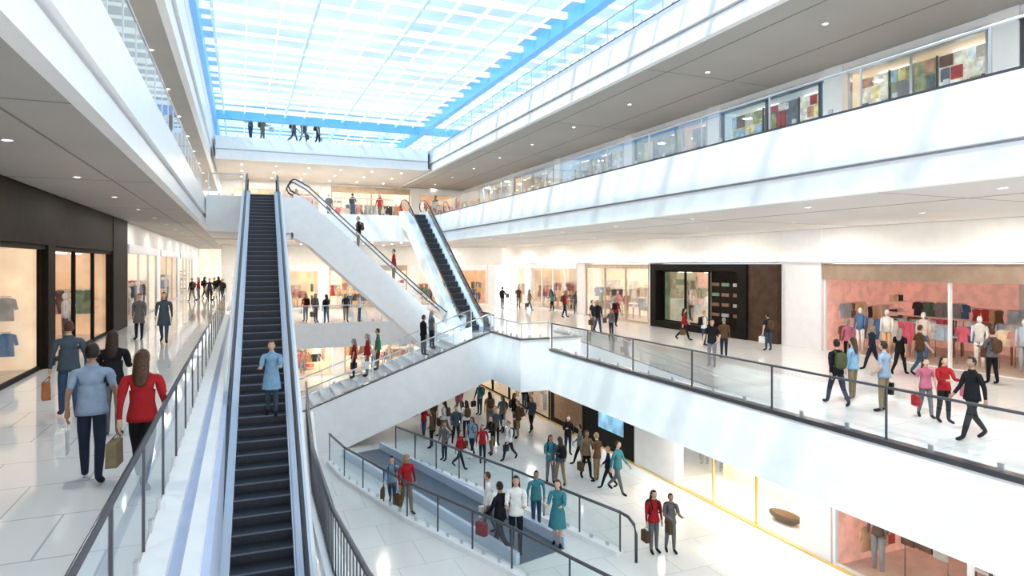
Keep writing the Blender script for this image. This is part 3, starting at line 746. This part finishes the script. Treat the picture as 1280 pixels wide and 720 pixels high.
for z in (-2.6, -2.1, -1.6, -1.1):
    for y in (23.8, 24.6, 25.3): mb.box(W+.04, W+.1, y, y+.5, z, z+.16, r.choice(['goods_8', 'goods_6', 'goods_3']))
mb.done('display_window_frame')
shop('display_window', (W+.05, 25.95), AY, RX, 3.9, L1+.3, -.33, 'greenwall_glow', 'black', hh=.1, seed=8, mull=2, depth=1.6)
# level two right wall
W2 = 17.0
specs = [(2, 9.3), (10.0, 14.0), (15.0, 19.6), (20.4, 22.0), (22.4, 25.5), (26.5, 33), (34, 40), (41, 47)]
mb = MB()
for y in (9.65, 14.5, 20.0, 26, 33.5, 40.5): mb.box(W2, W2+.35, y-.34, y+.34, L2, 6.16, 'white')
mb.box(W2+.1, W2+.35, -3, 2, L2, 6.16, 'white'); mb.box(W2+.05, W2+.3, 2, 60, 5.92, 6.16, 'white'); mb.box(W2+.1, W2+.35, 47.05, 60, L2, 5.9, 'white_warm')
mb.done('wall_right_upper')
for i, (a, b) in enumerate(specs):
    shop('shop_window', (W2+.08, a), AY, RX, b-a, L2, 5.9, ['orangewall_glow', 'warmwall_glow', 'coolwall_glow', 'orangewall_glow', 'greenwall_glow', 'coolwall_glow', 'warmwall_glow', 'coolwall_glow'][i], ['rail_dark', 'steel'][i % 2], hh=.12, seed=70+i, mull=2.4, depth=1.3, boards=True)
# left gallery storefronts
WL = -4.8; LXd = (-1, 0, 0)
shop('storefront', (WL-.05, 13), AY, LXd, 7.2, LL, .5, 'warmwall_glow', 'dark_bronze', hh=.12, seed=11, mull=3.6, dense=.8)
shop('storefront', (WL-.05, 21.0), AY, LXd, 8.4, LL, .5, 'orangewall_glow', 'dark_bronze', hh=.12, seed=12, mull=2.8, dense=.8)
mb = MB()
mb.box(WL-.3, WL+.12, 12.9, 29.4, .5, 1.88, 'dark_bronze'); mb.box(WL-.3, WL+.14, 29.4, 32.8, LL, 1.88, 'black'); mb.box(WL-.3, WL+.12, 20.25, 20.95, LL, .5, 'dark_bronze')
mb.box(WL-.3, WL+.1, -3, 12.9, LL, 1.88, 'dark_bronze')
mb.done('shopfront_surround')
shop('storefront', (WL, 33.45), AY, LXd, 10.9, LL, .9, 'creamwall_glow', 'steel', hh=.4, seed=13, mull=3.6, dense=.6)
shop('storefront', (WL, 46.05), AY, LXd, 11.9, LL, .9, 'warmwall_glow', 'steel', hh=.4, seed=14, mull=4, dense=.6)
shop('storefront', (WL, 60.05), AY, LXd, 14.9, LL, .9, 'creamwall_glow', 'steel', hh=.4, seed=15, mull=4, dense=.5)
mb = MB()
mb.box(WL-.3, WL, 32.85, 95, .92, 1.88, 'white_warm')
for a, b in ((32.85, 33.4), (44.4, 46), (58, 60), (75, 95)): mb.box(WL-.3, WL+.05, a, b, LL, .9, 'white')
mb.box(WL, -1, 88, 88.2, LL, 1.88, 'creamwall_glow'); mb.box(-1.0, -.86, 60, 88, LL, 1.88, 'white')
mb.done('wall_left')
mb = MB()
for z0_, z1_ in ((L2, 6.16), (L3, zs)):
    mb.box(-4.3, -4.1, YN, 60, z0_, z1_, 'coolwall_glow' if z0_ > 5 else 'creamwall_glow')
    for y in range(0, 58, 4): mb.box(-4.1, -4.0, y, y+.4, z0_, z1_, 'white')
mb.done('wall_left_upper')
# far walls and shops
for z0_, z1_, nm in ((LOW, LOW+3.2, 5), (L1, L1+3.4, 6), (L2, L2+2.9, 7)):
    yb = {LOW: 44, L1: 52, L2: 51}[z0_]
    k = -1.0; j = 0
    while k < 20:
        if not (z0_ == LOW and k > 10):
            shop('storefront', (k+.36, yb), RX, AY, 6.2, z0_, z1_, ['warmwall_glow', 'creamwall_glow', 'orangewall_glow'][j % 3], ['white', 'tan'][j % 2], hh=.45, seed=30+nm*5+j, mull=2.6)
        k += 7; j += 1
for z0_, z1_, yb, nm in ((LOW, -5.1, 44, 'wall_far_lower'), (L1, 1.43, 52, 'wall_far'), (L2, 6.16, 51, 'wall_far_upper')):
    mb = MB(); top = {LOW: -4.2, L1: -.1, L2: 6.03}[z0_]
    if z0_ != LOW: mb.box(-1.4, 21, yb-.05, yb+.2, top+.01, z1_, 'white_warm')
    for k in range(-1, 22, 7): mb.box(k-.35, k+.35, yb-.1, yb+.2, z0_, min(top, z1_), 'white')
    mb.done(nm)
mb = MB()
mb.box(-1.5, 11, 50, 50.2, L3, zs-.3, 'coolwall_glow')
for x in range(-1, 11, 2): mb.box(x, x+.1, 49.9, 50, L3, zs-.3, 'mullion_blue_glow')
mb.done('wall_far_top')
# lower level right wall
shop('storefront', (13.4, 27.1), AY, RX, 10, LOW, -5.15, 'yellowwall_glow', 'black', hh=.3, seed=51, mull=2.6)
mb = MB()
mb.box(13.4, 13.7, 20.0, 27.05, LOW, -5.15, 'black'); mb.box(13.36, 13.4, 20.8, 22.6, -6.6, -5.75, 'screen_sky'); mb.box(13.37, 13.4, 24.0, 26.6, LOW+.3, -5.6, 'wood')
mb.box(13.35, 13.7, 17.6, 20.0, LOW, -5.15, 'white'); mb.box(13.35, 13.7, 11.45, 12.4, LOW, -5.15, 'white'); mb.box(15.4, 15.6, 12.4, 17.6, LOW, -5.15, 'yellowwall_glow')
mb.box(13.3, 13.42, 8, 38, LOW, LOW+.05, 'gold')
mb.box(13.4, 13.6, 12.4, 17.6, -5.55, -5.15, 'white_warm'); mb.box(13.7, 15.3, 12.6, 17.4, -5.2, -5.16, 'strip')
for y in (14.0, 15.8): mb.box(13.4, 13.46, y-.03, y+.03, LOW, -5.55, 'gold')
mb.quad([(13.42, 12.4, LOW+.05), (13.42, 17.6, LOW+.05), (13.42, 17.6, -5.55), (13.42, 12.4, -5.55)], 'shopglass')
mb.done('wall_right_lower')
mb = MB(); n = 20
mb.loft([[Vector((14.4+.3*math.cos(2*PI*i/n)*s, 13.9+.55*math.sin(2*PI*i/n)*s, z)) for i in range(n)] for z, s in ((LOW+.0, .6), (LOW+.05, .75), (LOW+.12, .95), (LOW+.17, 1.0), (LOW+.20, .97))], 'brown')
mb.ell((14.4, 13.9, LOW+.20), (.26, .48, .05), 'c_brown', 14, 8)
mb.done('oval_ottoman')
shop('storefront', (13.4, 5), AY, RX, 6.4, LOW, -5.15, 'pinkwall_glow', 'white', hh=.3, seed=52, mull=2.6)
mb = MB(); mb.box(-6, -5.8, YN, 60, LOW, LL-.3, 'white_warm'); mb.done('wall_left_lower')

# ------------------------------------------------------------------ lights
w = bpy.data.worlds.new('World'); bpy.context.scene.world = w; w.use_nodes = True; nt = w.node_tree
bg = nt.nodes['Background']; tc = nt.nodes.new('ShaderNodeTexCoord'); nz = nt.nodes.new('ShaderNodeTexNoise')
nz.inputs['Scale'].default_value = 3.5; nz.inputs['Detail'].default_value = 5
rp_ = nt.nodes.new('ShaderNodeValToRGB'); rp_.color_ramp.elements[0].color = (.74, .88, 1, 1); rp_.color_ramp.elements[1].color = (1, 1, 1, 1)
rp_.color_ramp.elements[0].position = .40; rp_.color_ramp.elements[1].position = .58
nt.links.new(tc.outputs['Generated'], nz.inputs['Vector']); nt.links.new(nz.outputs['Fac'], rp_.inputs['Fac']); nt.links.new(rp_.outputs['Color'], bg.inputs['Color'])
bg.inputs['Strength'].default_value = 1.35
s = bpy.data.lights.new('sun', 'SUN'); s.energy = 6.0; s.angle = .05; s.color = (1, .95, .88)
so = bpy.data.objects.new('sun', s); bpy.context.scene.collection.objects.link(so)
so.rotation_euler = Vector((.62, .35, -.75)).to_track_quat('-Z', 'Y').to_euler(); so.location = (0, 0, 40)
def fill_lamp(x, y, z, p, col=(1, .93, .84), size=.35):  # added fill lights under the soffits, separate from the modelled downlights
    l = bpy.data.lights.new('soffit_fill', 'AREA'); l.shape = 'DISK'; l.size = size; l.energy = p*.24; l.color = col
    o = bpy.data.objects.new('soffit_fill', l); bpy.context.scene.collection.objects.link(o); o.location = (x, y, z+ZO)
for y in range(3, 54, 6):
    fill_lamp(15.5, y, 1.41, 320); fill_lamp(19.8, y+3, 1.41, 240); fill_lamp(14.5, y, 6.13, 150)
for y in range(3, 84, 6): fill_lamp(-3.3, y+1.5, 1.87, 200)
for y in (44, 48):
    for x in (1, 5, 9): fill_lamp(x, y, 1.40, 380, (1, .90, .76)); fill_lamp(x, y, 6.13, 380, (1, .90, .76)); fill_lamp(x, y-2, L1-1.4, 200, (1, .88, .72))
fill_lamp(14.5, 15, -5.25, 60, (1, .8, .5))
for y in range(2, 40, 5): fill_lamp(12.4, y, L1-1.63, 90, (1, .93, .84))

cam = bpy.data.cameras.new('camera'); co = bpy.data.objects.new('camera', cam); bpy.context.scene.collection.objects.link(co)
cam.sensor_width = 36; cam.lens = 800/1280*36; cam.shift_y = -30/1280; cam.clip_start = .1; cam.clip_end = 400
co.location = (0, 0, ZO); co.rotation_euler = (PI/2, 0, -TH)
bpy.context.scene.camera = co
sc = bpy.context.scene
sc.view_settings.view_transform = 'Standard'; sc.view_settings.exposure = 0.6
print('objects', len(bpy.data.objects))
